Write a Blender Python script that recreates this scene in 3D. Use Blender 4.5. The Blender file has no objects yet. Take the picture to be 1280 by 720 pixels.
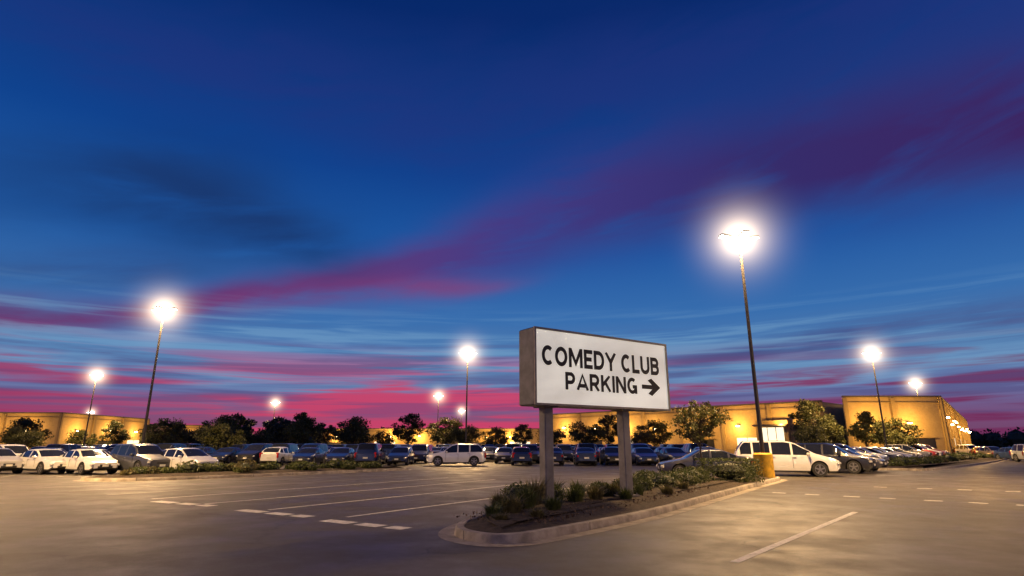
import bpy, math, random
from mathutils import Vector, Matrix
random.seed(7)
S = bpy.context.scene
S.view_settings.view_transform='Standard'
S.view_settings.look='None'
S.view_settings.exposure=0
rad=math.radians

# ------------------------------------------------------------ materials
class G:
    def __init__(s,nt): s.nt=nt; s.n=nt.nodes; s.l=nt.links
    def put(s,sock,v):
        if v is None: return
        if isinstance(v,bpy.types.NodeSocket): s.l.new(v,sock)
        else:
            if sock.type=='RGBA' and len(v)==3: v=(*v,1)
            sock.default_value=v
    def m(s,op,a,b=None,c=None,clamp=False):
        n=s.n.new('ShaderNodeMath'); n.operation=op; n.use_clamp=clamp
        s.put(n.inputs[0],a); s.put(n.inputs[1],b); s.put(n.inputs[2],c)
        return n.outputs[0]
    def mix(s,f,a,b,bt='MIX'):
        n=s.n.new('ShaderNodeMix'); n.data_type='RGBA'; n.blend_type=bt
        s.put(n.inputs[0],f); s.put(n.inputs[6],a); s.put(n.inputs[7],b)
        return n.outputs[2]
    def vec(s,x,y,z=0.0):
        n=s.n.new('ShaderNodeCombineXYZ')
        s.put(n.inputs[0],x); s.put(n.inputs[1],y); s.put(n.inputs[2],z); return n.outputs[0]
    def noise(s,v,scale=1,detail=4,rough=.5,dist=0.0):
        n=s.n.new('ShaderNodeTexNoise'); s.put(n.inputs['Vector'],v)
        n.inputs['Scale'].default_value=scale; n.inputs['Detail'].default_value=detail
        n.inputs['Roughness'].default_value=rough; n.inputs['Distortion'].default_value=dist
        return n.outputs['Fac']
    def mr(s,v,a,b,c=0.,d=1.,smooth=True):
        n=s.n.new('ShaderNodeMapRange'); n.interpolation_type='SMOOTHSTEP' if smooth else 'LINEAR'
        s.put(n.inputs[0],v)
        for i,k in enumerate((a,b,c,d)): n.inputs[i+1].default_value=k
        return n.outputs[0]
    def ramp(s,f,pts,interp='LINEAR'):
        n=s.n.new('ShaderNodeValToRGB'); cr=n.color_ramp; cr.interpolation=interp
        while len(cr.elements)<len(pts): cr.elements.new(.5)
        for e,(p,c) in zip(cr.elements,sorted(pts)): e.position=p; e.color=(*c,1)
        s.put(n.inputs[0],f); return n.outputs[0]
    def curve(s,f,pts):
        n=s.n.new('ShaderNodeFloatCurve'); c=n.mapping.curves[0]
        while len(c.points)<len(pts): c.points.new(.5,.5)
        for q,p in zip(c.points,pts): q.location=p
        n.mapping.update(); s.put(n.inputs[1],f); return n.outputs[0]

def newmat(name):
    m=bpy.data.materials.new(name); m.use_nodes=True
    g=G(m.node_tree); b=m.node_tree.nodes['Principled BSDF']
    return m,g,b
def pmat(name,col,rough=.6,metal=0.,var=.15,scale=3.,emis=None,es=0.,coat=0.,bump=0.):
    m,g,b=newmat(name)
    tc=g.n.new('ShaderNodeTexCoord').outputs['Object']
    nz=g.noise(tc,scale,4,.6)
    lo=tuple(c*(1-var) for c in col); hi=tuple(min(1,c*(1+var)) for c in col)
    g.put(b.inputs['Base Color'],g.mix(g.mr(nz,.3,.7),lo,hi))
    b.inputs['Roughness'].default_value=rough; b.inputs['Metallic'].default_value=metal
    b.inputs['Coat Weight'].default_value=coat
    if emis:
        b.inputs['Emission Color'].default_value=(*emis,1); b.inputs['Emission Strength'].default_value=es
        m.cycles.emission_sampling='NONE'
    if bump:
        bp=g.n.new('ShaderNodeBump'); bp.inputs['Strength'].default_value=bump; bp.inputs['Distance'].default_value=.02
        g.put(bp.inputs['Height'],g.noise(tc,scale*12,4)); g.l.new(bp.outputs[0],b.inputs['Normal'])
    return m

# asphalt
ASP,g,b=newmat('asphalt')
tc=g.n.new('ShaderNodeTexCoord').outputs['Object']
big=g.noise(tc,.09,4,.6,.6); mid=g.noise(tc,.7,5,.65); fine=g.noise(tc,45,3,.7)
c=g.mix(g.mr(big,.35,.68),(.038,.033,.029),(.080,.069,.057))
c=g.mix(g.mr(mid,.35,.7,0,.5),c,(.048,.042,.036))
c=g.mix(g.mr(fine,.35,.75,0,.75),c,(.110,.098,.082))
st=g.noise(tc,.38,3,.5,.3); c=g.mix(g.mr(st,.62,.74,0,.6),c,(.022,.02,.018))
mp=g.n.new('ShaderNodeMapping'); mp.inputs['Rotation'].default_value=(0,0,-math.atan2(.84,.54)); mp.inputs['Scale'].default_value=(.05,1.1,1)
g.l.new(tc,mp.inputs['Vector']); stk=g.noise(mp.outputs[0],1,4,.6)
c=g.mix(g.mr(stk,.5,.7,0,.45),c,(.028,.026,.024))
vo=g.n.new('ShaderNodeTexVoronoi'); vo.feature='DISTANCE_TO_EDGE'; vo.inputs['Scale'].default_value=.16
wn=g.n.new('ShaderNodeVectorMath'); wn.operation='MULTIPLY_ADD'
nn=g.n.new('ShaderNodeTexNoise'); nn.inputs['Scale'].default_value=1.2; nn.inputs['Detail'].default_value=6
g.l.new(tc,nn.inputs['Vector']); g.l.new(nn.outputs['Color'],wn.inputs[0]); wn.inputs[1].default_value=(1.6,1.6,0); g.l.new(tc,wn.inputs[2])
g.l.new(wn.outputs[0],vo.inputs['Vector'])
ck=g.mr(vo.outputs['Distance'],.0,.009,1,0)
ck=g.m('MULTIPLY',ck,g.mr(g.noise(tc,.2,2),.42,.55,0,.85))
c=g.mix(ck,c,(.013,.012,.012))
g.put(b.inputs['Base Color'],c)
g.put(b.inputs['Roughness'],g.mr(mid,.3,.7,.46,.70))
bp=g.n.new('ShaderNodeBump'); bp.inputs['Strength'].default_value=.5; bp.inputs['Distance'].default_value=.01
g.put(bp.inputs['Height'],fine); g.l.new(bp.outputs[0],b.inputs['Normal'])

def paintmat(name,col):
    m,g,b=newmat(name)
    tc=g.n.new('ShaderNodeTexCoord').outputs['Object']
    w=g.mr(g.noise(tc,6,6,.75),.42,.62); w2=g.mr(g.noise(tc,60,3,.7),.45,.7,0,.5)
    c=g.mix(g.m('MAXIMUM',g.m('MULTIPLY',w,.5),w2),col,(.10,.095,.09))
    g.put(b.inputs['Base Color'],c); b.inputs['Roughness'].default_value=.7
    return m
WPAINT=paintmat('worn_white_paint',(.78,.76,.70))
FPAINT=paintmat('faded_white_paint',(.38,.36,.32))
CONC=pmat('kerb_concrete',(.32,.28,.225),.85,var=.35,scale=2.5,bump=.5)
SOIL=pmat('mulch',(.055,.038,.024),.95,var=.5,scale=7,bump=1.)
STEEL=pmat('galvanised_steel',(.22,.21,.20),.5,.4,var=.2)
POLE=pmat('bronze_painted_pole',(.045,.04,.037),.5,.2,var=.2)
POST=pmat('sign_post_paint',(.24,.225,.205),.6,.1,var=.25,scale=2)
FRAME=pmat('sign_frame',(.30,.27,.22),.5,.3,var=.2)
SIDE=pmat('sign_side_metal',(.17,.165,.16),.5,.2,var=.25)
BLACK=pmat('sign_letter_vinyl',(.012,.014,.02),.6,var=.1)
YEL=pmat('yellow_paint',(.70,.42,.02),.6,var=.25,scale=4)
LENS=pmat('lamp_lens',(.9,.85,.7),.4,emis=(1,.86,.62),es=110)
GOLDLENS=pmat('wall_lamp_lens',(.9,.7,.4),.4,emis=(1,.72,.32),es=40)
DARKM=pmat('dark_metal',(.05,.05,.05),.5,.5)
FACE,g,b=newmat('sign_face_backlit')
tc=g.n.new('ShaderNodeTexCoord').outputs['Generated']
nz=g.noise(tc,2.2,3,.5)
b.inputs['Base Color'].default_value=(.72,.68,.60,1); b.inputs['Roughness'].default_value=.45
g.put(b.inputs['Emission Color'],(1,.92,.78)); g.put(b.inputs['Emission Strength'],g.mr(nz,.3,.7,.40,.60))

# ------------------------------------------------------------ mesh builder
class MB:
    def __init__(s): s.v=[]; s.f=[]; s.m=[]; s.mats=[]
    def mi(s,mat):
        if mat not in s.mats: s.mats.append(mat)
        return s.mats.index(mat)
    def add(s,vs,fs,mat,M=None):
        o=len(s.v); k=s.mi(mat)
        for p in vs:
            p=Vector(p); s.v.append(tuple(M@p) if M else tuple(p))
        for f in fs: s.f.append([o+i for i in f]); s.m.append(k)
    def box(s,c,d,mat,M=None,bev=0.):
        x,y,z=[a/2 for a in d]; cx,cy,cz=c
        if bev<=0:
            vs=[(cx+i*x,cy+j*y,cz+k*z) for k in(-1,1) for j in(-1,1) for i in(-1,1)]
            fs=[(0,2,3,1),(4,5,7,6),(0,1,5,4),(2,6,7,3),(0,4,6,2),(1,3,7,5)]
            s.add(vs,fs,mat,M); return
        def ring(z0,ins):
            X=x-ins;Y=y-ins;B=bev
            return [(cx-X+B,cy-Y,z0),(cx+X-B,cy-Y,z0),(cx+X,cy-Y+B,z0),(cx+X,cy+Y-B,z0),(cx+X-B,cy+Y,z0),(cx-X+B,cy+Y,z0),(cx-X,cy+Y-B,z0),(cx-X,cy-Y+B,z0)]
        R=[ring(cz-z,bev),ring(cz-z+bev,0),ring(cz+z-bev,0),ring(cz+z,bev)]
        vs=sum(R,[]); fs=[tuple(range(7,-1,-1)),tuple(range(24,32))]
        for r in range(3):
            for i in range(8):
                j=(i+1)%8; fs.append((r*8+i,r*8+j,r*8+8+j,r*8+8+i))
        s.add(vs,fs,mat,M)
    def cone(s,p0,p1,r0,r1,mat,n=10,caps=True,M=None):
        p0=Vector(p0);p1=Vector(p1); d=(p1-p0).normalized()
        a=d.orthogonal().normalized(); bb=d.cross(a)
        vs=[]
        for p,r in((p0,r0),(p1,r1)):
            for i in range(n):
                t=2*math.pi*i/n; vs.append(p+a*(math.cos(t)*r)+bb*(math.sin(t)*r))
        fs=[(i,(i+1)%n,n+(i+1)%n,n+i) for i in range(n)]
        if caps: fs+= [tuple(range(n-1,-1,-1)),tuple(range(n,2*n))]
        s.add(vs,fs,mat,M)
    def mesh(s,name,smooth=None):
        me=bpy.data.meshes.new(name); me.from_pydata(s.v,[],s.f)
        for m in s.mats: me.materials.append(m)
        me.polygons.foreach_set('material_index',s.m)
        me.update()
        if smooth is not None:
            me.shade_smooth(); me.set_sharp_from_angle(angle=rad(smooth))
        return me
    def obj(s,name,loc=(0,0,0),rot=0.,smooth=None):
        return place(s.mesh(name,smooth),name,loc,rot)
def place(me,name,loc=(0,0,0),rot=0.,sc=1.,parent=None,color=None):
    o=bpy.data.objects.new(name,me); S.collection.objects.link(o)
    o.location=loc; o.rotation_euler=(0,0,rot)
    o.scale=(sc,)*3 if isinstance(sc,(int,float)) else sc
    if parent: o.parent=parent
    if color: o.color=(*color,1)
    return o
def empty(name,loc=(0,0,0),rot=0.):
    o=bpy.data.objects.new(name,None); S.collection.objects.link(o); o.location=loc; o.rotation_euler=(0,0,rot); return o

# ------------------------------------------------------------ camera
CAMH=1.6
cam=bpy.data.objects.new('camera',bpy.data.cameras.new('camera')); S.collection.objects.link(cam)
cam.data.sensor_width=36; cam.data.lens=36*725/1280
cam.location=(0,0,CAMH); cam.rotation_euler=(rad(90+15.2),0,0); cam.data.clip_end=5000; S.camera=cam

# ------------------------------------------------------------ ground
mb=MB(); R=1800
mb.add([(-R,-R,0),(R,-R,0),(R,R,0),(-R,R,0)],[(0,1,2,3)],ASP)
mb.obj('asphalt_ground')
D=Vector((.54,.84)).normalized(); Nn=Vector((-D.y,D.x))
def strip(mb,p,q,w,mat,z=.004):
    p=Vector(p);q=Vector(q); d=(q-p).normalized(); n=Vector((-d.y,d.x))*w/2
    mb.add([(*(p-n),z),(*(q-n),z),(*(q+n),z),(*(p+n),z)],[(0,1,2,3)],mat)
mb=MB()
strip(mb,(3.16,8.97),(8.55,15.4),.13,WPAINT)
def dashes(p,q,n,w,fill,mat):
    p=Vector(p);q=Vector(q)
    for i in range(n):
        j=random.uniform(-.06,.06)
        a=p.lerp(q,(i+j)/n); b_=p.lerp(q,(i+fill+j*1.5)/n); strip(mb,a,b_,w,mat)
dashes((9.2,21.6),(19.,12.7),12,.2,.42,WPAINT)
dashes((14.5,24.5),(27,16),11,.18,.33,WPAINT)
for k,(p,q) in enumerate([((-10.6,18.3),(-8.2,16.9)),((-7.0,15.9),(-4.7,14.4)),((-4.15,13.75),(-2.1,12.4))]):
    p=Vector(p);q=Vector(q)
    for i,(a,b_) in enumerate([(0,.36),(.45,.72),(.8,1.)]):
        strip(mb,p.lerp(q,a),p.lerp(q,b_),.36,WPAINT)
for i in range(-2,7):
    base=Vector((-6.5,15.5))+Nn*(i*2.9)
    if i==-2: base=base+D*2.2
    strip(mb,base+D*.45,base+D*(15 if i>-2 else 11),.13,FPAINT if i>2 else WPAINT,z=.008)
for y0 in (57.5,79.5,101.5):
    for k in range(-16,14):
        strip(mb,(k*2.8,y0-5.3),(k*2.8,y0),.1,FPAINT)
for k in range(12):
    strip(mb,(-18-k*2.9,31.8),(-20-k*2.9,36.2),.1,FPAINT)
mb.obj('road_markings')

# ------------------------------------------------------------ kerbed islands
def smooth_poly(P,k=7):
    out=[];n=len(P)
    for i in range(n):
        a,b_,c,d=[Vector(P[(i+j)%n]) for j in(-1,0,1,2)]
        for s_ in range(k):
            t=s_/k
            out.append(.5*((2*b_)+(c-a)*t+(2*a-5*b_+4*c-d)*t*t+(3*b_-a-3*c+d)*t**3))
    return out
def inset(P,d):
    n=len(P);o=[]
    for i in range(n):
        t=(P[(i+1)%n]-P[i-1]).normalized(); o.append(P[i]+Vector((-t.y,t.x))*d)
    return o
def island(P,k=7,name='kerbed_island',mound=.12):
    P=smooth_poly(P,k)
    ar=sum(P[i].x*P[(i+1)%len(P)].y-P[(i+1)%len(P)].x*P[i].y for i in range(len(P)))
    if ar<0: P=P[::-1]
    n=len(P); e=MB()
    rings=[(0,0.),(0.02,.12),(.045,.145),(.17,.15),(.19,.13)]
    vs=[]
    for d,z in rings:
        for p in inset(P,d): vs.append((p.x,p.y,z))
    fs=[]
    for r in range(len(rings)-1):
        for i in range(n):
            j=(i+1)%n; fs.append((r*n+i,r*n+j,r*n+n+j,r*n+n+i))
    e.add(vs,fs,CONC)
    vs=[(*p,.005) for p in inset(P,-.3)]+[(*p,.005) for p in inset(P,.01)]
    e.add(vs,[(i,(i+1)%n,n+(i+1)%n,n+i) for i in range(n)],CONC)
    A=inset(P,-.004); B=inset(P,.185)
    acc=0.
    for i in range(n):
        acc+=(P[(i+1)%n]-P[i]).length
        if acc>2.6:
            acc=0.; t=(P[(i+1)%n]-P[i]).normalized()*.009
            a=A[i]; b_=B[i]
            e.add([(*(a-t),.0),(*(a+t),.0),(*(a+t),.154),(*(a-t),.154),(*(b_+t),.154),(*(b_-t),.154)],[(0,1,2,3),(3,2,4,5)],DARKM)
    vs=[];R_=[(.18,.125),(.6,.125+mound*.5),(1.1,.125+mound)]
    for d,z in R_:
        for p in inset(P,d): vs.append((p.x,p.y,z+random.uniform(-.012,.012)))
    fs=[]
    for r in range(2):
        for i in range(n):
            j=(i+1)%n; fs.append((r*n+i,r*n+j,r*n+n+j,r*n+n+i))
    fs.append(tuple(range(2*n,3*n)))
    e.add(vs,fs,SOIL)
    return e.obj(name,smooth=40)
island([(-.1,10.55),(.95,11.5),(3.39,14.6),(6.63,19.6),(10.3,25.3),(12.7,28.9),(12.9,30.0),(11.6,30.35),(9.3,29.2),(7.1,27.0),(3.4,21.7),(.4,16.7),(-.8,13.4),(-1.1,12.),(-.85,11.)])
island([(-19.5,28.3),(-17,28.6),(-13,33),(-7.5,40.5),(-7.6,42),(-9.2,42),(-15,37),(-20,31.5),(-20.6,29.3)])
island([(26,40.5),(28.5,41),(45,57),(66,80),(66,82.5),(63.5,82.5),(42,60),(25,43)])
island([(-50,44.6),(-25,44.8),(-23.5,46),(-25,47.4),(-50,47.2),(-51.5,46)])

# ------------------------------------------------------------ foliage
def leafmat(name,a,b_,var=1.3,tr=True):
    m,g,b=newmat(name)
    tc=g.n.new('ShaderNodeTexCoord').outputs['Object']
    n1=g.noise(tc,var,2,.6); n2=g.noise(tc,9,1,.6)
    c=g.mix(g.mr(n1,.35,.65),a,b_); c=g.mix(g.mr(n2,.4,.7,0,.5),c,tuple(x*1.5 for x in b_))
    g.put(b.inputs['Base Color'],c); b.inputs['Roughness'].default_value=.6
    if tr:
        t=g.n.new('ShaderNodeBsdfTranslucent'); g.put(t.inputs[0],c)
        mx=g.n.new('ShaderNodeMixShader'); mx.inputs[0].default_value=.25
        out=g.n['Material Output']
        g.l.new(b.outputs[0],mx.inputs[1]); g.l.new(t.outputs[0],mx.inputs[2]); g.l.new(mx.outputs[0],out.inputs[0])
    return m
LEAF=leafmat('tree_foliage',(.042,.052,.014),(.12,.12,.028))
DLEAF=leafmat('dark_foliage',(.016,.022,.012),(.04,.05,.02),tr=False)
HLEAF=leafmat('hedge_foliage',(.035,.055,.014),(.10,.12,.03),3)
GLEAF=leafmat('ornamental_grass',(.07,.07,.025),(.15,.13,.05),3)
BARK=pmat('bark',(.09,.065,.045),.9,var=.3,scale=8)
def rdir():
    v=Vector([random.gauss(0,1) for _ in range(3)]); return v.normalized()
def leaf(mb,p,s,mat,nrm=None):
    n=nrm or rdir(); a=n.orthogonal().normalized(); a.rotate(Matrix.Rotation(random.uniform(0,6.28),3,n)); b_=n.cross(a)
    mb.add([p-a*s,p-b_*s*.45,p+a*s,p+b_*s*.5],[(0,1,2,3)],mat)
def tree_mesh(name,h,cr,cb,nclump,nleaf,ls,mat,trunk=.12,open_=.5):
    mb=MB()
    bend=Vector((random.uniform(-.1,.1),random.uniform(-.1,.1),0))*h
    k=5; prev=Vector((0,0,0))
    for i in range(k):
        t=(i+1)/k; p=Vector((0,0,h*.8*t))+bend*.5*t*t+Vector((random.uniform(-1,1),random.uniform(-1,1),0))*.02*h
        mb.cone(prev,p,trunk*(1-.8*i/k),trunk*(1-.8*(i+1)/k),BARK,8,False); prev=p
    cz=(h+cb)/2; hh=(h-cb)/2
    for c in range(nclump):
        d=rdir(); rr=random.uniform(.25,.95)**.6
        cp=Vector((d.x*cr*rr,d.y*cr*rr,cz+d.z*hh*rr*.92))
        st=Vector((0,0,max(cb*.8,cp.z-.35*h*random.uniform(.4,1))))
        mb.cone(st,cp,trunk*.28,trunk*.06,BARK,5,False)
        s_=random.uniform(.18,.42)*cr*open_*1.3
        for l in range(nleaf):
            q=rdir()*s_*random.random()**.45; q.z*=.7
            leaf(mb,cp+q,ls*random.uniform(.6,1.3),mat)
    return mb.mesh(name)
T_YOUNG=tree_mesh('young_tree',3.45,1.15,1.5,42,55,.07,LEAF,.05,open_=.7)
TREES=[tree_mesh('lot_tree_a',5.,2.6,1.2,44,95,.15,LEAF,.12,open_=.75),
       tree_mesh('lot_tree_b',5.6,3.1,1.1,50,95,.17,LEAF,.13,open_=.75),
       tree_mesh('lot_tree_c',6.2,2.4,1.5,46,95,.15,LEAF,.12,open_=.7)]
BIG=[tree_mesh('tall_tree_a',9.,3.8,2,48,80,.3,DLEAF,.2,open_=.7),tree_mesh('tall_tree_b',8.4,4.5,1.6,48,80,.3,DLEAF,.2,open_=.7)]
place(T_YOUNG,'young_tree',(8.35,26.6,.24),.4)
for i,(x,y,sc,k) in enumerate([(-67,83,.75,0),(-61,92,.9,2),(-72,100,.7,1),(-50,86,1.,1),(-55,93,.8,0),(-46,95,1.2,1),(-42,98,.9,0),(-36,104,1.1,2),
   (-29,110,1.2,1),(-24,112,.9,0),(-19,110,1.2,2),(-9,116,1.15,0),(-3,108,.9,1),(2,118,1.,2),(13,106,1.15,0),(19,118,1.2,2),(24,112,.9,0),(28,118,1.1,1),(8,122,1.1,0),(33,105,1.,2),
   (38,75,1.12,2),(42,80,1.05,0),(47.5,74,.9,1),(52,88,1.0,2),(33,66,.7,0),(-31,64,.7,1),(-90,96,1.,2),(-82,100,.9,0),(62,98,.9,0),(-14,126,1.3,1),(-45,126,1.4,2),(-33,124,1.3,0),(-98,120,1.2,1)]):
    place(TREES[k],'parking_lot_tree',(x,y,.0),random.uniform(0,6),sc*random.uniform(.93,1.07))
for x,y,sc in [(-65,143,1.),(-58,146,.95),(-53,140,.85),(-72,150,.8),(-80,160,.9),(-47,150,.8),(-90,165,.8)]:
    place(random.choice(BIG),'tall_tree',(x,y,0),random.uniform(0,6),sc)
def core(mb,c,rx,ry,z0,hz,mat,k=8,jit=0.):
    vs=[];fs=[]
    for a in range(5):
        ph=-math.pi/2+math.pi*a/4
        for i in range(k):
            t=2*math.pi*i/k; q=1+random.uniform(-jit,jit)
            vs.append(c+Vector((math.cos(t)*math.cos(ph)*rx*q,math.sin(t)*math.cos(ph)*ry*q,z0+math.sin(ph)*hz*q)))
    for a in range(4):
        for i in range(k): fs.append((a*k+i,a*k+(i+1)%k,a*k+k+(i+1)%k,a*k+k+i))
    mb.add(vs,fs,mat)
mb=MB()
def belt(x0,y0,x1,y1,n,h0,h1,leafs=70,ls=.55):
    for i in range(n):
        t=(i+random.random())/n; x=x0+(x1-x0)*t; y=y0+(y1-y0)*t+random.uniform(-6,6)
        h=random.uniform(h0,h1)*(1+.25*math.sin(t*17)); r=h*random.uniform(.4,.6)
        core(mb,Vector((x,y,0)),r*.8,r*.8,h*.42,h*.42,DLEAF,9,.18)
        for l in range(leafs):
            d=rdir(); rr=random.uniform(.7,1.0)
            leaf(mb,Vector((x+d.x*r*rr,y+d.y*r*rr,max(.3,h*.48+d.z*h*.5*rr))),ls*random.uniform(.7,1.4),DLEAF)
belt(152,165,330,185,90,5.5,8,150,.5); belt(-330,300,330,300,130,6,10,60,.9); belt(-120,175,-60,190,18,5,8,120,.5)
mb.obj('distant_trees')

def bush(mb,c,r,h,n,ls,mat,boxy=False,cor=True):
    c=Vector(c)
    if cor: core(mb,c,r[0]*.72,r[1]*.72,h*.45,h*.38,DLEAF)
    for i in range(n):
        if boxy:
            p=Vector([random.uniform(-1,1) for _ in range(3)]); m_=max(abs(x) for x in p); p=p/m_*random.uniform(.82,1.03)
            p=Vector((p.x*r[0],p.y*r[1],h/2+p.z*h/2))
        else:
            d=rdir(); q=random.uniform(.7,1.08)*(1+.12*math.sin(d.x*7+d.y*5)*math.cos(d.z*6)); p=Vector((d.x*r[0]*q,d.y*r[1]*q,h*.5+d.z*h*.5*q))
        if p.z<0: p.z=abs(p.z)*.3
        leaf(mb,c+p,ls*random.uniform(.6,1.3),mat)
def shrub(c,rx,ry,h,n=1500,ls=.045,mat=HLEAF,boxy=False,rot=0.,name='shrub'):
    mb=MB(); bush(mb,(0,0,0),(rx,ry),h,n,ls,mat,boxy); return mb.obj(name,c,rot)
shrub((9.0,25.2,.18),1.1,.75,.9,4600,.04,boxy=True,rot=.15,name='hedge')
for x,y,rx,h in [(5.2,20.9,.75,.55),(6.1,21.9,.8,.6),(4.9,22.3,.6,.55),(6.9,23.3,.75,.62),(7.3,24.5,.7,.6),(3.5,18.6,.45,.5),(4.1,19.6,.5,.45),(2.5,17.3,.4,.42),(10.6,27.6,.6,.6)]:
    shrub((x,y,.17),rx,rx*.8,h,1600,.038,rot=random.random()*3)
def grass(name,c,n,r,h,mat=GLEAF):
    mb=MB()
    for i in range(n):
        t=random.uniform(0,6.28); q=random.random()**.6
        b0=Vector((math.cos(t)*r*q*.4,math.sin(t)*r*q*.4,0)); out=Vector((math.cos(t),math.sin(t),0))
        hh=h*random.uniform(.5,1.1); sp=r*q*random.uniform(.6,1.3); w=random.uniform(.006,.014); sd=Vector((-math.sin(t),math.cos(t),0))*w
        p1=b0+out*sp*.35+Vector((0,0,hh*.65)); p2=b0+out*sp+Vector((0,0,hh*random.uniform(.7,1.05)))
        mb.add([b0-sd,b0+sd,p1+sd,p1-sd,p2],[(0,1,2,3),(3,2,4)],mat)
    return mb.obj(name,c)
for x,y,r,h in [(.0,13.2,.35,.45),(.3,14.1,.4,.6),(-.3,14.0,.3,.45),(.55,15.0,.42,.72),(.9,13.6,.3,.4),(1.6,15.6,.4,.55),(.35,15.9,.4,.6),(1.1,16.6,.4,.6),(2.2,16.2,.35,.5),(1.9,17.6,.35,.5),(-.4,12.7,.25,.3),(2.6,18.4,.35,.45),(3.0,16.2,.3,.4),(.5,12.4,.22,.25),(-.2,11.9,.2,.2),(2.9,17.2,.35,.5),(3.6,17.6,.3,.4),(4.6,18.2,.3,.35),(5.6,20.0,.28,.35)]:
    grass('ornamental_grass',(x,y,.16),260,r,h,random.choice([GLEAF,GLEAF,HLEAF]))
for x,y,rx,h in [(.1,14.7,.38,.55),(1.0,15.6,.35,.45),(-.1,13.4,.3,.3)]:
    shrub((x,y,.17),rx,rx*.8,h,900,.035,mat=HLEAF)
mb=MB()
CHIP=pmat('bark_chips',(.13,.085,.05),.9,var=.4,scale=20)
for i in range(1500):
    t=random.random(); c0=Vector((.0,11.6)).lerp(Vector((6.2,21.)),t)+Nn*random.uniform(-.6,1.6)
    leaf(mb,Vector((c0.x,c0.y,.2+random.uniform(0,.05))),random.uniform(.02,.05),CHIP)
mb.obj('bark_chips')
mb=MB()
def row(P,Q,n,w,rmin,rmax):
    P=Vector(P);Q=Vector(Q)
    for i in range(n):
        p=P.lerp(Q,(i+random.random()*.6)/n)+Vector((random.uniform(-w,w),random.uniform(-w,w)))
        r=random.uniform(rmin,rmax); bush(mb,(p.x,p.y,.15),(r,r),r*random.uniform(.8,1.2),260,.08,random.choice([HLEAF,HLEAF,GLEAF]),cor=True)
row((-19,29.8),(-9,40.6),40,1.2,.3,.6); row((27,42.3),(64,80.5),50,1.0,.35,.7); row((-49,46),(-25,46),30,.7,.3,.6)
mb.obj('island_planting')

# ------------------------------------------------------------ cars
PAINT,g,b=newmat('car_paint')
oi=g.n.new('ShaderNodeObjectInfo')
tc=g.n.new('ShaderNodeTexCoord').outputs['Object']
g.put(b.inputs['Base Color'],g.mix(g.mr(g.noise(tc,2.5,4),.45,.8,0,.12),oi.outputs['Color'],(.1,.09,.08)))
b.inputs['Metallic'].default_value=.25; b.inputs['Roughness'].default_value=.3; b.inputs['Coat Weight'].default_value=.8; b.inputs['Coat Roughness'].default_value=.05
GLASS=pmat('car_glass',(.012,.014,.017),.06,var=.1,coat=.5)
TYRE=pmat('tyre_rubber',(.018,.018,.018),.85)
RIM=pmat('alloy_rim',(.35,.35,.36),.35,.8)
TRIM=pmat('black_trim',(.02,.02,.022),.6)
HEADL=pmat('headlight_glass',(.55,.56,.58),.12,.3)
TAILL=pmat('tail_light',(.35,.01,.01),.2)
PLATE=pmat('number_plate',(.6,.6,.55),.5)
def interp(P,x):
    if x<=P[0][0]: return P[0][1]
    for (a,b_),(c,d) in zip(P,P[1:]):
        if x<=c:
            t=(x-a)/(c-a); return b_+(d-b_)*t
    return P[-1][1]
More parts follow.
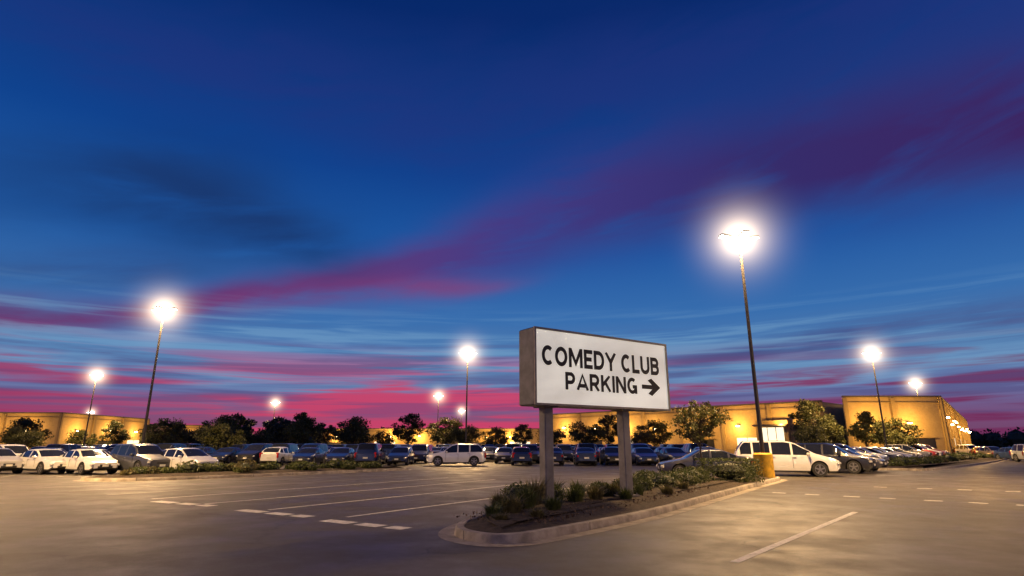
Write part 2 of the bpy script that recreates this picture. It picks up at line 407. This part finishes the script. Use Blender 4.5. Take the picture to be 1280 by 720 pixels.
def car_mesh(name,L,Wd,top,beltp,plan,wh,r,ws,rw,pill,tail_tall=False):
    mb=MB(); N=int(L/.05)+1; ra=r+.065; secs=[]
    xs=[L*i/(N-1) for i in range(N)]
    def sm(P,x): return (interp(P,x-.08)+interp(P,x-.04)+2*interp(P,x)+interp(P,x+.04)+interp(P,x+.08))/6
    for x in xs:
        w=sm(plan,x)*Wd; be=sm(beltp,x); tp=max(sm(top,x),be+.025); bo=interp([(0,.36),(.18,.22),(L-.2,.24),(L,.38)],x)
        ah=0
        for c in wh:
            if abs(x-c)<ra: ah=r+math.sqrt(ra*ra-(x-c)**2)
        b1=max(bo,ah); k=min(1,max(0,(tp-be)/.45)); wr=w*(.95-.17*k)
        z2=max(bo+.07,ah+.015); z3=max(bo+(be-bo)*.5,ah+.03); z4=max(be-.09,z3+.02)
        secs.append([(0,bo+.02),(w*.8,b1 if ah==0 else ah),(w*.985,b1),(w*1.0,z2),(w*1.0,z3),(w*.985,z4),(w*.95,max(be,z4+.02)),(wr,tp-.07*k-.008),(wr*.88,tp-.02*k),(wr*.5,tp+.005),(0,tp+.012)])
    n=len(secs[0])
    for s_ in (1,-1):
        vs=[(x-L/2,s_*y,z) for x,sec in zip(xs,secs) for (y,z) in sec]
        o=len(mb.v); mb.v+=vs
        for i in range(N-1):
            x=(xs[i]+xs[i+1])/2; gl=interp(top,x)-interp(beltp,x)
            for j in range(n-1):
                a=[o+i*n+j,o+i*n+j+1,o+i*n+n+j+1,o+i*n+n+j]
                if s_<0: a=a[::-1]
                mat=PAINT
                if j<=1: mat=TRIM
                elif j==2 and not any(abs(x-c)<ra for c in wh): mat=TRIM
                elif j==6:
                    if gl>.13 and ws[0]+.25<x<rw[1]-.12 and not any(abs(x-p)<.05 for p in pill): mat=GLASS
                elif j>=7:
                    if ws[0]<x<ws[1] or rw[0]<x<rw[1]:
                        mat=GLASS if not(j==7) else PAINT
                mb.f.append(a); mb.m.append(mb.mi(mat))
        for e in (0,N-1):
            f=[o+e*n+j for j in range(n)]
            if (e==0)==(s_>0): f=f[::-1]
            mb.f.append(f); mb.m.append(mb.mi(PAINT))
    for c in wh:
        for s_ in (1,-1):
            w=interp(plan,c)*Wd; y0=s_*(w-.24); y1=s_*(w-.01)
            mb.cone((c-L/2,y0,r),(c-L/2,y1,r),r,r,TYRE,22)
            mb.cone((c-L/2,y1-s_*.01,r),(c-L/2,y1+s_*.004,r),r*.68,r*.66,TRIM,18)
            mb.cone((c-L/2,y1,r),(c-L/2,y1+s_*.016,r),r*.16,r*.14,RIM,10)
            for q in range(5):
                M=Matrix.Translation((c-L/2,y1+s_*.008,r))@Matrix.Rotation(q*2*math.pi/5,4,'Y')
                mb.box((0,0,r*.36),(r*.2,.014,r*.58),RIM,M)
            for q in range(18):
                M=Matrix.Translation((c-L/2,y1+s_*.006,r))@Matrix.Rotation(q*2*math.pi/18,4,'Y')
                mb.box((0,0,r*.64),(r*.24,.012,r*.06),RIM,M)
    for p in [ws[0]+.3]+pill[:2]:
        for s_ in (1,-1):
            zt=interp(beltp,p); mb.box((p-L/2,s_*(Wd*1.0),(zt-.1+.42)/2),(.015,.012,zt-.1-.42),TRIM)
    w0=plan[0][1]*Wd; zb=interp(beltp,.0)
    mb.box((-L/2-.005,0,zb-.13),(.04,w0*.95,.12),TRIM,bev=.01)
    mb.box((-L/2-.005,0,.42),(.04,w0*1.3,.11),TRIM,bev=.01)
    mb.box((-L/2-.03,0,.5),(.02,.32,.12),PLATE)
    for s_ in(1,-1):
        M=Matrix.Translation((-L/2+.09,s_*(w0+.02),zb-.09))@Matrix.Rotation(s_*.55,4,'Z')
        mb.box((0,0,0),(.16,.36,.13),HEADL,M,bev=.03)
        zt=interp(beltp,L); M=Matrix.Translation((L/2-.07,s_*(plan[-1][1]*Wd+.01),zt-.14))@Matrix.Rotation(-s_*.5,4,'Z')
        mb.box((0,0,.12 if tail_tall else 0),(.14,.26,.42 if tail_tall else .17),TAILL,M,bev=.03)
        xm=ws[0]+.38; mb.box((xm-L/2,s_*(Wd*.99+.06),interp(beltp,xm)+.06),(.14,.2,.13),PAINT,bev=.03)
        for p in pill[:2]:
            mb.box((p+.02-L/2 -.12,s_*(Wd*.985+.012),interp(beltp,p)-.12),(.16,.03,.03),RIM)
    mb.box((L/2+.0,0,.62),(.03,.4,.13),PLATE)
    return mb.mesh(name,35)
SEDAN=car_mesh('sedan_car',4.6,.9,[(0,.62),(.1,.74),(1.2,.95),(1.3,.98),(2.05,1.38),(2.45,1.43),(3.1,1.41),(3.85,1.1),(4.5,1.04),(4.6,.94)],
  [(0,.64),(.15,.72),(1.2,.9),(3.9,.98),(4.5,.98),(4.6,.9)],[(0,.66),(.12,.82),(.5,.95),(1.2,1),(3.5,1),(4.2,.96),(4.5,.84),(4.6,.72)],(.88,3.65),.33,(1.3,2.02),(3.12,3.84),[2.5,3.4])
SUV=car_mesh('suv_car',4.8,.95,[(0,.76),(.12,.88),(1.15,1.08),(1.3,1.12),(1.95,1.62),(2.4,1.74),(4.2,1.72),(4.62,1.3),(4.75,1.05),(4.8,.9)],
  [(0,.78),(.15,.86),(1.2,1.03),(4.5,1.1),(4.72,1.0),(4.8,.86)],[(0,.7),(.12,.84),(.5,.96),(1.2,1),(4,1),(4.5,.95),(4.72,.86),(4.8,.78)],(.92,3.85),.37,(1.25,2.0),(4.22,4.6),[2.55,3.5],True)
VAN=car_mesh('minivan_car',5.0,.98,[(0,.74),(.12,.86),(.95,1.1),(1.1,1.14),(2.0,1.68),(2.5,1.79),(4.5,1.77),(4.85,1.3),(4.95,1.0),(5.,.9)],
  [(0,.76),(.15,.84),(1.0,1.05),(4.6,1.1),(4.9,1.0),(5.,.86)],[(0,.7),(.12,.83),(.5,.95),(1.2,1),(4.3,1),(4.75,.94),(4.92,.86),(5,.78)],(.98,4.0),.36,(1.08,2.05),(4.52,4.84),[2.2,3.2,4.1],True)
HATCH=car_mesh('hatch_car',4.1,.88,[(0,.66),(.1,.78),(1.0,.98),(1.1,1.02),(1.8,1.43),(2.2,1.49),(3.4,1.44),(3.9,1.05),(4.05,.95),(4.1,.88)],
  [(0,.68),(.15,.77),(1.0,.93),(3.8,1.02),(4.05,.92),(4.1,.84)],[(0,.68),(.12,.83),(.5,.96),(1.1,1),(3.3,1),(3.8,.94),(4.03,.84),(4.1,.76)],(.8,3.3),.32,(1.08,1.8),(3.42,3.88),[2.2,3.1],True)
COL=[(.75,.75,.73),(.5,.5,.5),(.35,.36,.38),(.02,.02,.022),(.03,.032,.04),(.02,.04,.10),(.03,.06,.16),(.12,.12,.13),(.22,.22,.22),(.2,.02,.02),(.25,.2,.14)]
def car(x,y,heading,mesh=None,col=None,sc=1.):
    me=mesh or random.choice([SEDAN,SEDAN,SEDAN,SUV,HATCH,HATCH,VAN])
    nm='parked_minivan' if me is VAN else 'parked_suv' if me is SUV else 'parked_car'
    place(me,nm,(x,y,0.006),rad(heading+180),sc,color=col or random.choice(COL))
W=(.78,.78,.76)
car(15.0,33.4,-16,VAN,W,1.04)
car(10.0,31.6,176,SEDAN,(.06,.062,.085))
car(19.6,37.4,-40,SUV,(.02,.02,.024))
car(22.0,40.0,-45,SEDAN,(.04,.04,.05))
for i in range(16):
    t=i/15; car(23.5+t*37+random.uniform(-.2,.2),45+t*42,-44+random.uniform(-3,3),None,random.choice([W,W,(.5,.5,.5),(.2,.2,.2),(.04,.04,.05),(.3,.02,.02)]))
cols=[W,(.06,.065,.08),W,(.75,.75,.73),(.45,.45,.46),W,(.75,.75,.73),(.1,.11,.13),W,(.5,.5,.5),W,W]
ms=[HATCH,SUV,SEDAN,SEDAN,HATCH,SEDAN,SEDAN,HATCH,SEDAN,SEDAN,SEDAN,SUV]
for i in range(12):
    car(-19.3-i*2.9,35.9+random.uniform(-.3,.3)+i*.1,-30+random.uniform(-3,3),ms[i],cols[i],.98)
for i in range(9):
    car(-23-i*2.9,41.5+random.uniform(-.3,.3),-30+random.uniform(-3,3),None,random.choice(COL),.96)
dark=[(.015,.035,.12),(.02,.05,.18),(.012,.012,.014),(.02,.022,.03),(.04,.05,.07),(.18,.19,.22),(.015,.025,.08),(.012,.012,.02),(.06,.06,.08),(.012,.02,.06),(.02,.04,.12),(.014,.014,.02),(.02,.03,.09),(.015,.03,.10)]
for y0,x0,x1 in [(52,-21,19),(57.5,-44,18),(63,-50,20),(69,-52,22),(75,-54,24),(81,-56,26),(87,-66,27),(93,-68,29),(99,-75,32),(105,-75,32),(121,-85,38)]:
    x=x0+random.uniform(0,2)
    while x<x1:
        if random.random()<.96 and not(y0==52 and -8.5<x<0):
            car(x+random.uniform(-.15,.15),y0+random.uniform(-.3,.3),random.choice([-90,90])+random.uniform(-3,3),None,(.7,.7,.68) if random.random()<.05 else random.choice(dark))
        x+=2.6
car(-4.6,50.0,184,SUV,W)
for x,y,h in [(50,56,-100),(52,60,-100),(55,66,-95),(59,74,-95),(53,53,-100),(66,84,-100),(70,92,-95),(78,104,-95)]:
    car(x,y,h)

# ------------------------------------------------------------ street lamps
def lamp_mesh(h):
    mb=MB()
    mb.cone((0,0,0),(0,0,.75),.30,.28,CONC,20)
    mb.box((0,0,.78),(.42,.42,.06),STEEL)
    mb.cone((0,0,.8),(0,0,h),.11,.065,POLE,12)
    for k,(a,rr) in enumerate([(0,.78),(math.pi,.78),(math.pi/2,.5),(-math.pi/2,.5)]):
        M=Matrix.Rotation(a,4,'Z')
        mb.box((rr/2,0,h-.12),(rr,.06,.06),POLE,M)
        M2=M@Matrix.Translation((rr,0,h-.1))@Matrix.Rotation(rad(-8),4,'Y')
        mb.box((0,0,0),(.58,.38,.12),DARKM,M2,bev=.03)
        mb.box((0,0,-.075),(.5,.32,.05),LENS,M2)
    return mb.mesh('street_lamp',40)
H=12.4
LM=lamp_mesh(H)
HALO=bpy.data.materials.new('painted_lamp_halo'); HALO.use_nodes=True  # lens bloom painted as a self-glowing volume, no scattering air
g=G(HALO.node_tree); g.n.remove(g.n['Principled BSDF'])
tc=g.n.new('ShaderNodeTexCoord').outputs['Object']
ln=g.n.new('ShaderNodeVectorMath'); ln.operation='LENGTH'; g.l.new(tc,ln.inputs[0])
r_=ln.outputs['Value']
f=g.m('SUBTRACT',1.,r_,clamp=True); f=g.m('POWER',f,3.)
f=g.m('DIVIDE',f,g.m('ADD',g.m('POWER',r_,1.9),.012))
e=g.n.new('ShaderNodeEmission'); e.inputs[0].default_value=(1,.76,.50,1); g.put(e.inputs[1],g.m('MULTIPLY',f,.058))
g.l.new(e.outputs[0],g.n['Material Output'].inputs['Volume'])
try: HALO.cycles.volume_step_rate=.8
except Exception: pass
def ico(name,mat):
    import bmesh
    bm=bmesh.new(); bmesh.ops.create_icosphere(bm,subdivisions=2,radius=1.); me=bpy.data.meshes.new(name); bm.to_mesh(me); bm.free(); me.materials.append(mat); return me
HALO_BALL=ico('lamp_halo',HALO)
def street_lamp(x,y,P=9000,halo=True,col=(1,.60,.24)):
    o=place(LM,'street_lamp',(x,y,0),random.uniform(-.2,.2))
    ld=bpy.data.lights.new('lamp_light','SPOT'); ld.energy=P; ld.color=col; ld.spot_size=rad(165); ld.spot_blend=.7; ld.shadow_soft_size=.6
    l=bpy.data.objects.new('lamp_light',ld); S.collection.objects.link(l); l.parent=o; l.location=(0,0,H-.45)
    if halo: place(HALO_BALL,'lamp_halo',(0,0,H-.2),0,4.8,parent=o)  # added emissive ball standing in for lens glow at the heads
    return o
street_lamp(12.05,29.0,21000)
mb=MB(); mb.cone((0,0,0),(0,0,1.05),.44,.44,YEL,28); mb.cone((0,0,1.05),(0,0,1.12),.44,.36,YEL,28)
mb.obj('yellow_lamp_base',(12.05,29.0,.14),smooth=40)
for x,y in [(-28.3,46),(-65.3,91.6),(-5.3,69),(43,69),(71.5,103.6)]: street_lamp(x,y,27000)
for x,y in [(-16.3,130.6),(-16,188),(-61,152),(-140,197)]: street_lamp(x,y,20000)
# same lot grid, outside the frame
for x,y,P in [(-26,21,44000),(29,19,34000),(4,-17,11000)]: street_lamp(x,y,P,halo=False)

# ------------------------------------------------------------ buildings
def wallmat(name,a,bc):
    m,g,b=newmat(name)
    tc=g.n.new('ShaderNodeTexCoord').outputs['Object']
    n1=g.noise(tc,.25,5,.6); n2=g.noise(tc,3,4,.6)
    c=g.mix(g.mr(n1,.3,.7),a,bc); c=g.mix(g.mr(n2,.4,.7,0,.25),c,tuple(x*.6 for x in a))
    g.put(b.inputs['Base Color'],c); b.inputs['Roughness'].default_value=.85; return m
TAN=wallmat('tan_stucco',(.42,.30,.13),(.54,.40,.19)); TAN2=wallmat('tan_trim',(.32,.23,.10),(.40,.29,.13))
ROOF=pmat('parapet_metal',(.12,.10,.08),.6)
DOORM=pmat('dark_opening',(.03,.03,.035),.3)
WINL=pmat('lit_window',(.5,.45,.35),.3,emis=(1,.86,.6),es=1.3)
def wall_run(e,p,q,h,parent,step=7.,P=420,windows=True,off=1.6,lz=.62):
    p=Vector(p);q=Vector(q);L=(q-p).length;d=(q-p)/L;nrm=Vector((d.y,-d.x))
    M=Matrix(((d.x,-nrm.x,0,p.x),(d.y,-nrm.y,0,p.y),(0,0,1,0),(0,0,0,1)))
    n=max(1,round(L/step)); st=L/n
    e.box((L/2,-.02,h+.12),(L+.5,.5,.28),ROOF,M)
    e.box((L/2,-.06,.45),(L,.12,.9),TAN2,M)
    e.box((L/2,-.05,h-.9),(L,.1,.25),TAN2,M)
    for i in range(n+1):
        e.box((i*st,-.14,h/2-.05),(.7,.28,h-.1),TAN2,M)
    for i in range(n):
        cx=(i+.5)*st
        if windows and i%3==1:
            e.box((cx,-.05,1.45),(st*.5,.1,2.7),DOORM,M); e.box((cx,-.14,2.95),(st*.6,.3,.22),TAN2,M)
        elif windows and i%3==2:
            e.box((cx,-.06,2.3),(st*.45,.12,1.5),WINL,M); e.box((cx,-.13,2.3),(.08,.05,1.5),ROOF,M)
        cx+=random.uniform(-.28,.28)*st; zz=h*(lz+random.uniform(-.08,.05))
        e.box((cx,-.3,zz+.18),(.14,.6,.1),DARKM,M); e.box((cx,-.65,zz+.14),(.6,.5,.18),DARKM,M); e.box((cx,-.66,zz-.04),(.52,.42,.18),GOLDLENS,M)
        pw=M@Vector((cx,-off-.6,zz-.3))
        ld=bpy.data.lights.new('wall_light','POINT'); ld.energy=P*random.uniform(.55,1.4); ld.color=(1,.53,.12); ld.shadow_soft_size=.3
        l=bpy.data.objects.new('wall_light',ld); S.collection.objects.link(l); l.location=pw; l.parent=parent
def building(name,pts,h,runs,**k):
    root=empty(name)
    e=MB(); n=len(pts)
    e.add([(x,y,0) for x,y in pts]+[(x,y,h) for x,y in pts],[(i,(i+1)%n,n+(i+1)%n,n+i) for i in range(n)]+[tuple(range(n,2*n))],TAN)
    o=e.obj('walls'); o.parent=root
    t=MB()
    for a,b_ in runs: wall_run(t,pts[a],pts[b_],h,root,**k)
    for i in range(4):
        cx=sum(p[0] for p in pts)/n+random.uniform(-8,8); cy=sum(p[1] for p in pts)/n+random.uniform(-5,5)
        t.box((cx,cy,h+.5),(2.5,2,1.),ROOF)
    o=t.obj('wall_details'); o.parent=root
    return root
building('retail_warehouse',[(10,155),(56,107),(92,140),(45,190)],9.3,[(0,1)],step=10,P=1500,off=2.0)
building('department_store',[(57.5,102),(74,102),(155,203),(130,215),(93.2,139)],9.7,[(0,1),(1,2)],step=9,P=1700,off=2.4)
building('big_box_store',[(-160,139),(-107,141),(-107,175),(-160,175)],9.,[(0,1),(1,2)],step=12,P=1700,off=2.2)
building('shopping_block',[(-175,226),(-118,229),(-118,250),(-175,250)],9.,[(0,1)],step=17,P=2600,off=2.6)
building('shopping_arcade',[(-95,236),(30,240),(30,260),(-95,260)],8.,[(0,1)],step=17,P=3000,off=2.6)
d=(Vector((56,107))-Vector((10,155))).normalized()
e=MB(); a=math.atan2(d.y,d.x)
e.box((0,-.5,3.1),(6,1.4,6.2),TAN2); e.box((0,-1.24,2.6),(4.6,.06,4.6),WINL)
for x in(-2.3,-.8,.8,2.3): e.box((x,-1.3,2.6),(.1,.08,4.6),ROOF)
e.box((0,-1.6,5.3),(6.4,1.6,.3),ROOF)
e.obj('store_entrance',(49.8,113.3,0),a)

# ------------------------------------------------------------ sign
SA=math.atan2(.563,.827)
root=empty('parking_direction_sign',(.557,14.7,0),SA)
SW,Z0,Z1,TH=4.97,2.58,4.57,.68
def child(mb,name,sm=None):
    o=mb.obj(name,smooth=sm); o.parent=root; return o
mb=MB(); mb.box((SW/2,TH/2,(Z0+Z1)/2),(SW,TH,Z1-Z0),SIDE,bev=.03); child(mb,'cabinet')
mb=MB()
f=.055
mb.box((SW/2,-.015,Z1-f/2),(SW,.05,f),FRAME); mb.box((SW/2,-.015,Z0+f/2),(SW,.05,f),FRAME)
mb.box((f/2,-.015,(Z0+Z1)/2),(f,.05,Z1-Z0-2*f-.004),FRAME); mb.box((SW-f/2,-.015,(Z0+Z1)/2),(f,.05,Z1-Z0-2*f-.004),FRAME)
child(mb,'frame')
mb=MB(); mb.box((SW/2,-.004,(Z0+Z1)/2),(SW-2*f-.004,.012,Z1-Z0-2*f-.004),FACE); child(mb,'face_panel')
mb=MB()
for sx in (.62,3.38):
    mb.box((sx,TH/2,(Z0+.05)/2),(.27,.27,Z0-.05),POST,bev=.02); mb.box((sx,TH/2,.28),(.5,.5,.04),STEEL)
    mb.box((sx,TH/2,Z0-.02),(.46,.46,.035),STEEL)
    for i in(-1,1):
        for j in(-1,1): mb.cone((sx+i*.19,TH/2+j*.19,.29),(sx+i*.19,TH/2+j*.19,.35),.02,.02,STEEL,6)
child(mb,'posts')
def arc(cx,cy,rx,ry,a0,a1,n=14): return [(cx+rx*math.cos(rad(a0+(a1-a0)*i/n)),cy+ry*math.sin(rad(a0+(a1-a0)*i/n))) for i in range(n+1)]
TK=.215; h_=TK/2
GL={
'C':(.84,[arc(.44,.5,.44-h_,.5-h_,48,312,22)]),
'O':(.92,[arc(.46,.5,.46-h_,.5-h_,0,360,30)]),
'G':(.88,[arc(.44,.5,.44-h_,.5-h_,50,330,22)+[(.77,.27)],[(.48,.44),(.88,.44)],[(.77,.02),(.77,.44)]]),
'M':(1.06,[[(h_,0),(h_,1)],[(1.06-h_,0),(1.06-h_,1)],[(h_+.02,.96),(.53,.22),(1.04-h_,.96)]]),
'E':(.68,[[(h_,0),(h_,1)],[(h_,1-h_),(.68,1-h_)],[(h_,.5),(.61,.5)],[(h_,h_),(.68,h_)]]),
'D':(.84,[[(h_,0),(h_,1)],[(h_,1-h_),(.39,1-h_)]+arc(.39,.5,.45-h_,.5-h_,90,-90,16)+[(h_,h_)]]),
'Y':(.88,[[(.06,1),(.44,.46),(.82,1)],[(.44,0),(.44,.5)]]),
'L':(.65,[[(h_,0),(h_,1)],[(h_,h_),(.65,h_)]]),
'U':(.82,[[(h_,1),(h_,.38)]+arc(.41,.38,.41-h_,.38-h_,180,360,14)+[(.82-h_,1)]]),
'B':(.78,[[(h_,0),(h_,1)],[(h_,1-h_),(.43,1-h_)]+arc(.43,.705,.21,.185,90,-90,10)+[(h_,.52)],[(h_,.52),(.45,.52)]+arc(.45,.315,.22,.205,90,-90,10)+[(h_,h_)]]),
'P':(.76,[[(h_,0),(h_,1)],[(h_,1-h_),(.41,1-h_)]+arc(.41,.655,.24,.237,90,-90,12)+[(h_,.418)]]),
'R':(.82,[[(h_,0),(h_,1)],[(h_,1-h_),(.43,1-h_)]+arc(.43,.655,.24,.237,90,-90,12)+[(h_,.418)],[(.39,.42),(.71,0)]]),
'A':(.94,[[(.08,0),(.47,.95),(.86,0)],[(.22,.27),(.72,.27)]]),
'K':(.84,[[(h_,0),(h_,1)],[(.73,1),(.16,.42)],[(.34,.58),(.75,0)]]),
'I':(.215,[[(h_,0),(h_,1)]]),
'N':(.88,[[(h_,0),(h_,1)],[(.88-h_,0),(.88-h_,1)],[(h_+.01,.97),(.87-h_,.03)]]),
}
def lettering(body,x0,x1,zc,hh,name,gap=.10,space=.34):
    tot=sum(space if c==' ' else GL[c][0]+gap for c in body)-gap
    sx=(x1-x0)/tot; mb=MB(); cur=0.; lay=0
    for ch in body:
        if ch==' ': cur+=space; continue
        wd,strokes=GL[ch]
        for s_ in strokes:
            lay=(lay+1)%4; y=-.0165-.0009*lay
            P=[Vector(p) for p in s_]; n=len(P); closed=(P[0]-P[-1]).length<1e-4
            Lf=[];Rt=[]
            for i in range(n):
                if closed: a=P[(i-1)%(n-1)]; c_=P[(i+1)%(n-1)]
                else: a=P[max(0,i-1)]; c_=P[min(n-1,i+1)]
                t1=(P[i]-a).normalized() if (P[i]-a).length>1e-6 else (c_-P[i]).normalized()
                t2=(c_-P[i]).normalized() if (c_-P[i]).length>1e-6 else t1
                n1=Vector((-t1.y,t1.x)); n2=Vector((-t2.y,t2.x)); m_=(n1+n2)
                if m_.length<.2: m_=n1
                m_=m_.normalized(); k=min(1.7,1/max(.4,m_.dot(n1)))
                q=P[i]; Lf.append(q+m_*h_*k); Rt.append(q-m_*h_*k)
            cl=lambda v: min(1.,max(0.,v))
            vs=[(x0+(cur+p.x)*sx,y,zc-hh/2+cl(p.y)*hh) for p in Lf+Rt]
            mb.add(vs,[(i,n+i,n+i+1,i+1) for i in range(n-1)],BLACK)
        cur+=wd+gap
    child(mb,name)
lettering('COMEDY CLUB',.24,4.60,3.86,.52,'comedy_club_lettering')
lettering('PARKING',1.0,3.64,3.24,.46,'parking_lettering')
P=[(3.84,-.06),(4.26,-.06),(4.09,-.19),(4.24,-.25),(4.60,0),(4.24,.25),(4.09,.19),(4.26,.06),(3.84,.06)]
mb=MB(); n=len(P); z=3.24
vs=[(x,-.021,z+y) for x,y in P]+[(x,-.0115,z+y) for x,y in P]
mb.add(vs,[(0,1,7,8),(1,2,3,4),(1,4,7),(4,5,6,7)]+[(i,n+i,n+(i+1)%n,(i+1)%n) for i in range(n)],BLACK); child(mb,'arrow')

# ------------------------------------------------------------ sky
w=bpy.data.worlds.new('World'); S.world=w; w.use_nodes=True
try:
    w.cycles.sampling_method='MANUAL'; w.cycles.sample_map_resolution=256
except Exception: pass
g=G(w.node_tree); bg=w.node_tree.nodes['Background']
gen=g.n.new('ShaderNodeTexCoord').outputs['Generated']
sp=g.n.new('ShaderNodeSeparateXYZ'); g.l.new(gen,sp.inputs[0])
X,Y,Z=sp.outputs
az=g.m('MULTIPLY',g.m('ARCTAN2',X,Y),57.2958); el=g.m('MULTIPLY',g.m('ARCSINE',Z),57.2958)
def T(x): return x/90
base=g.ramp(g.m('DIVIDE',el,90.,clamp=True),[(0,(.13,.05,.11)),(T(2.2),(.17,.07,.18)),(T(4.5),(.13,.15,.34)),(T(7.5),(.095,.22,.44)),(T(12),(.04,.155,.42)),(T(18),(.014,.10,.37)),(T(26),(.005,.055,.27)),(T(40),(.002,.022,.145)),(1,(.002,.01,.07))])
azn=g.m('DIVIDE',g.m('ADD',az,50.),100.,clamp=True)
warp=g.m('SUBTRACT',g.noise(g.vec(g.m('MULTIPLY',az,.045),g.m('MULTIPLY',el,.10),3.1),1,4,.5),.5)
fine=g.noise(g.vec(g.m('MULTIPLY',az,.06),g.m('MULTIPLY',g.m('SUBTRACT',el,g.m('MULTIPLY',az,.16)),.28),1.7),1,6,.55,.4)
sky=base
def band(sky,pts,wpts,color,amp=1.,warpamp=9.,lo=.25,hi=.65,azm=None):
    c=g.m('MULTIPLY',g.curve(azn,[((a+50)/100,e_/45) for a,e_ in pts]),45.)
    wd=g.m('MULTIPLY',g.curve(azn,[((a+50)/100,e_/20) for a,e_ in wpts]),20.)
    d=g.m('DIVIDE',g.m('ADD',g.m('SUBTRACT',el,c),g.m('MULTIPLY',warp,warpamp)),wd)
    k=g.m('POWER',2.718,g.m('MULTIPLY',g.m('MULTIPLY',d,d),-1.))
    k=g.m('MULTIPLY',k,g.mr(fine,lo,hi,.25,1.))
    if azm: k=g.m('MULTIPLY',k,g.curve(azn,[((a+50)/100,v) for a,v in azm]))
    k=g.m('MULTIPLY',k,amp,clamp=True)
    return g.mix(k,sky,color)
sky=band(sky,[(-50,31),(-20,32),(0,32),(20,35),(50,33)],[(-50,2),(-20,5),(0,6),(20,4),(50,3)],(.020,.032,.20),.45,9)
pc=g.ramp(azn,[(0,(.12,.035,.14)),(.3,(.12,.045,.20)),(.5,(.055,.045,.23)),(.75,(.036,.026,.15)),(1,(.048,.018,.115))])
sky=band(sky,[(-50,8.5),(-42,9.3),(-26,13.),(-15,15.8),(0,20.5),(14,24),(29,25.),(50,23.5)],[(-50,1.6),(-26,1.4),(-12,1.9),(0,3.4),(14,4.6),(29,5.),(50,5.5)],pc,1.1,5,.15,.55)
sky=band(sky,[(-50,7.8),(-42,8.8),(-26,12.6),(-15,14.6),(-5,15.6),(8,16.5),(50,20)],[(-50,.8),(-26,.9),(-14,1.3),(0,.9),(14,.6),(50,.5)],(.23,.045,.17),.7,4,.3,.6,[(-50,.6),(-36,.7),(-22,.9),(-12,1),(-2,.6),(6,0),(50,0)])
sky=band(sky,[(-50,17.5),(-38,20.5),(-30,20.5),(-20,18.5),(0,17),(50,17)],[(-50,2.),(-36,3.5),(-28,4.),(-20,3.),(0,2),(50,2)],(.010,.035,.14),.85,9,.15,.55,[(-50,.3),(-40,.6),(-32,1),(-24,1),(-15,.35),(-8,0),(50,0)])
sky=band(sky,[(-50,11.5),(-30,15),(50,20)],[(-50,1.5),(-30,1.5),(50,2)],(.03,.05,.17),.7,5,.3,.6,[(-50,1),(-35,.8),(-20,0),(50,0)])
sky=band(sky,[(-50,8),(10,8),(30,9.),(50,10)],[(-50,1),(10,1),(30,1.1),(50,1.5)],(.045,.05,.19),.7,4,.3,.6,[(-50,0),(8,0),(22,1),(50,1)])
st=g.noise(g.vec(g.m('MULTIPLY',az,.045),g.m('MULTIPLY',el,.85),5.5),1,5,.5,.5)
st2=g.noise(g.vec(g.m('MULTIPLY',az,.05),g.m('MULTIPLY',g.m('SUBTRACT',el,g.m('MULTIPLY',az,.02)),1.1),15.5),1,5,.55,.4)
cy=g.m('MULTIPLY',g.mr(st2,.46,.66),g.m('MULTIPLY',g.mr(el,3,6),g.mr(el,14,9)))
sky=g.mix(g.m('MULTIPLY',cy,.55),sky,(.18,.36,.58))
# rosy glow along the western horizon
gl=g.m('MULTIPLY',g.mr(el,4.8,1.2),g.curve(azn,[(0,.35),(.2,.7),(.4,1),(.6,.8),(.75,.3),(1,.05)]))
sky=g.mix(g.m('MULTIPLY',gl,.6),sky,(.36,.085,.17))
pk=g.m('MULTIPLY',g.mr(st,.43,.57),g.m('MULTIPLY',g.mr(el,.1,1.2),g.mr(el,9.8,4.8)))
pcol=g.ramp(azn,[(0,(.22,.035,.12)),(.25,(.56,.055,.14)),(.5,(.60,.055,.14)),(.68,(.26,.032,.12)),(1,(.12,.020,.085))])
sky=g.mix(g.m('MULTIPLY',pk,.92),sky,pcol)
dk=g.m('MULTIPLY',g.mr(st2,.5,.38),g.m('MULTIPLY',g.mr(el,1,3),g.mr(el,12,7)))
sky=g.mix(g.m('MULTIPLY',dk,.5),sky,(.08,.07,.20))
g.l.new(sky,bg.inputs[0]); bg.inputs[1].default_value=1.0
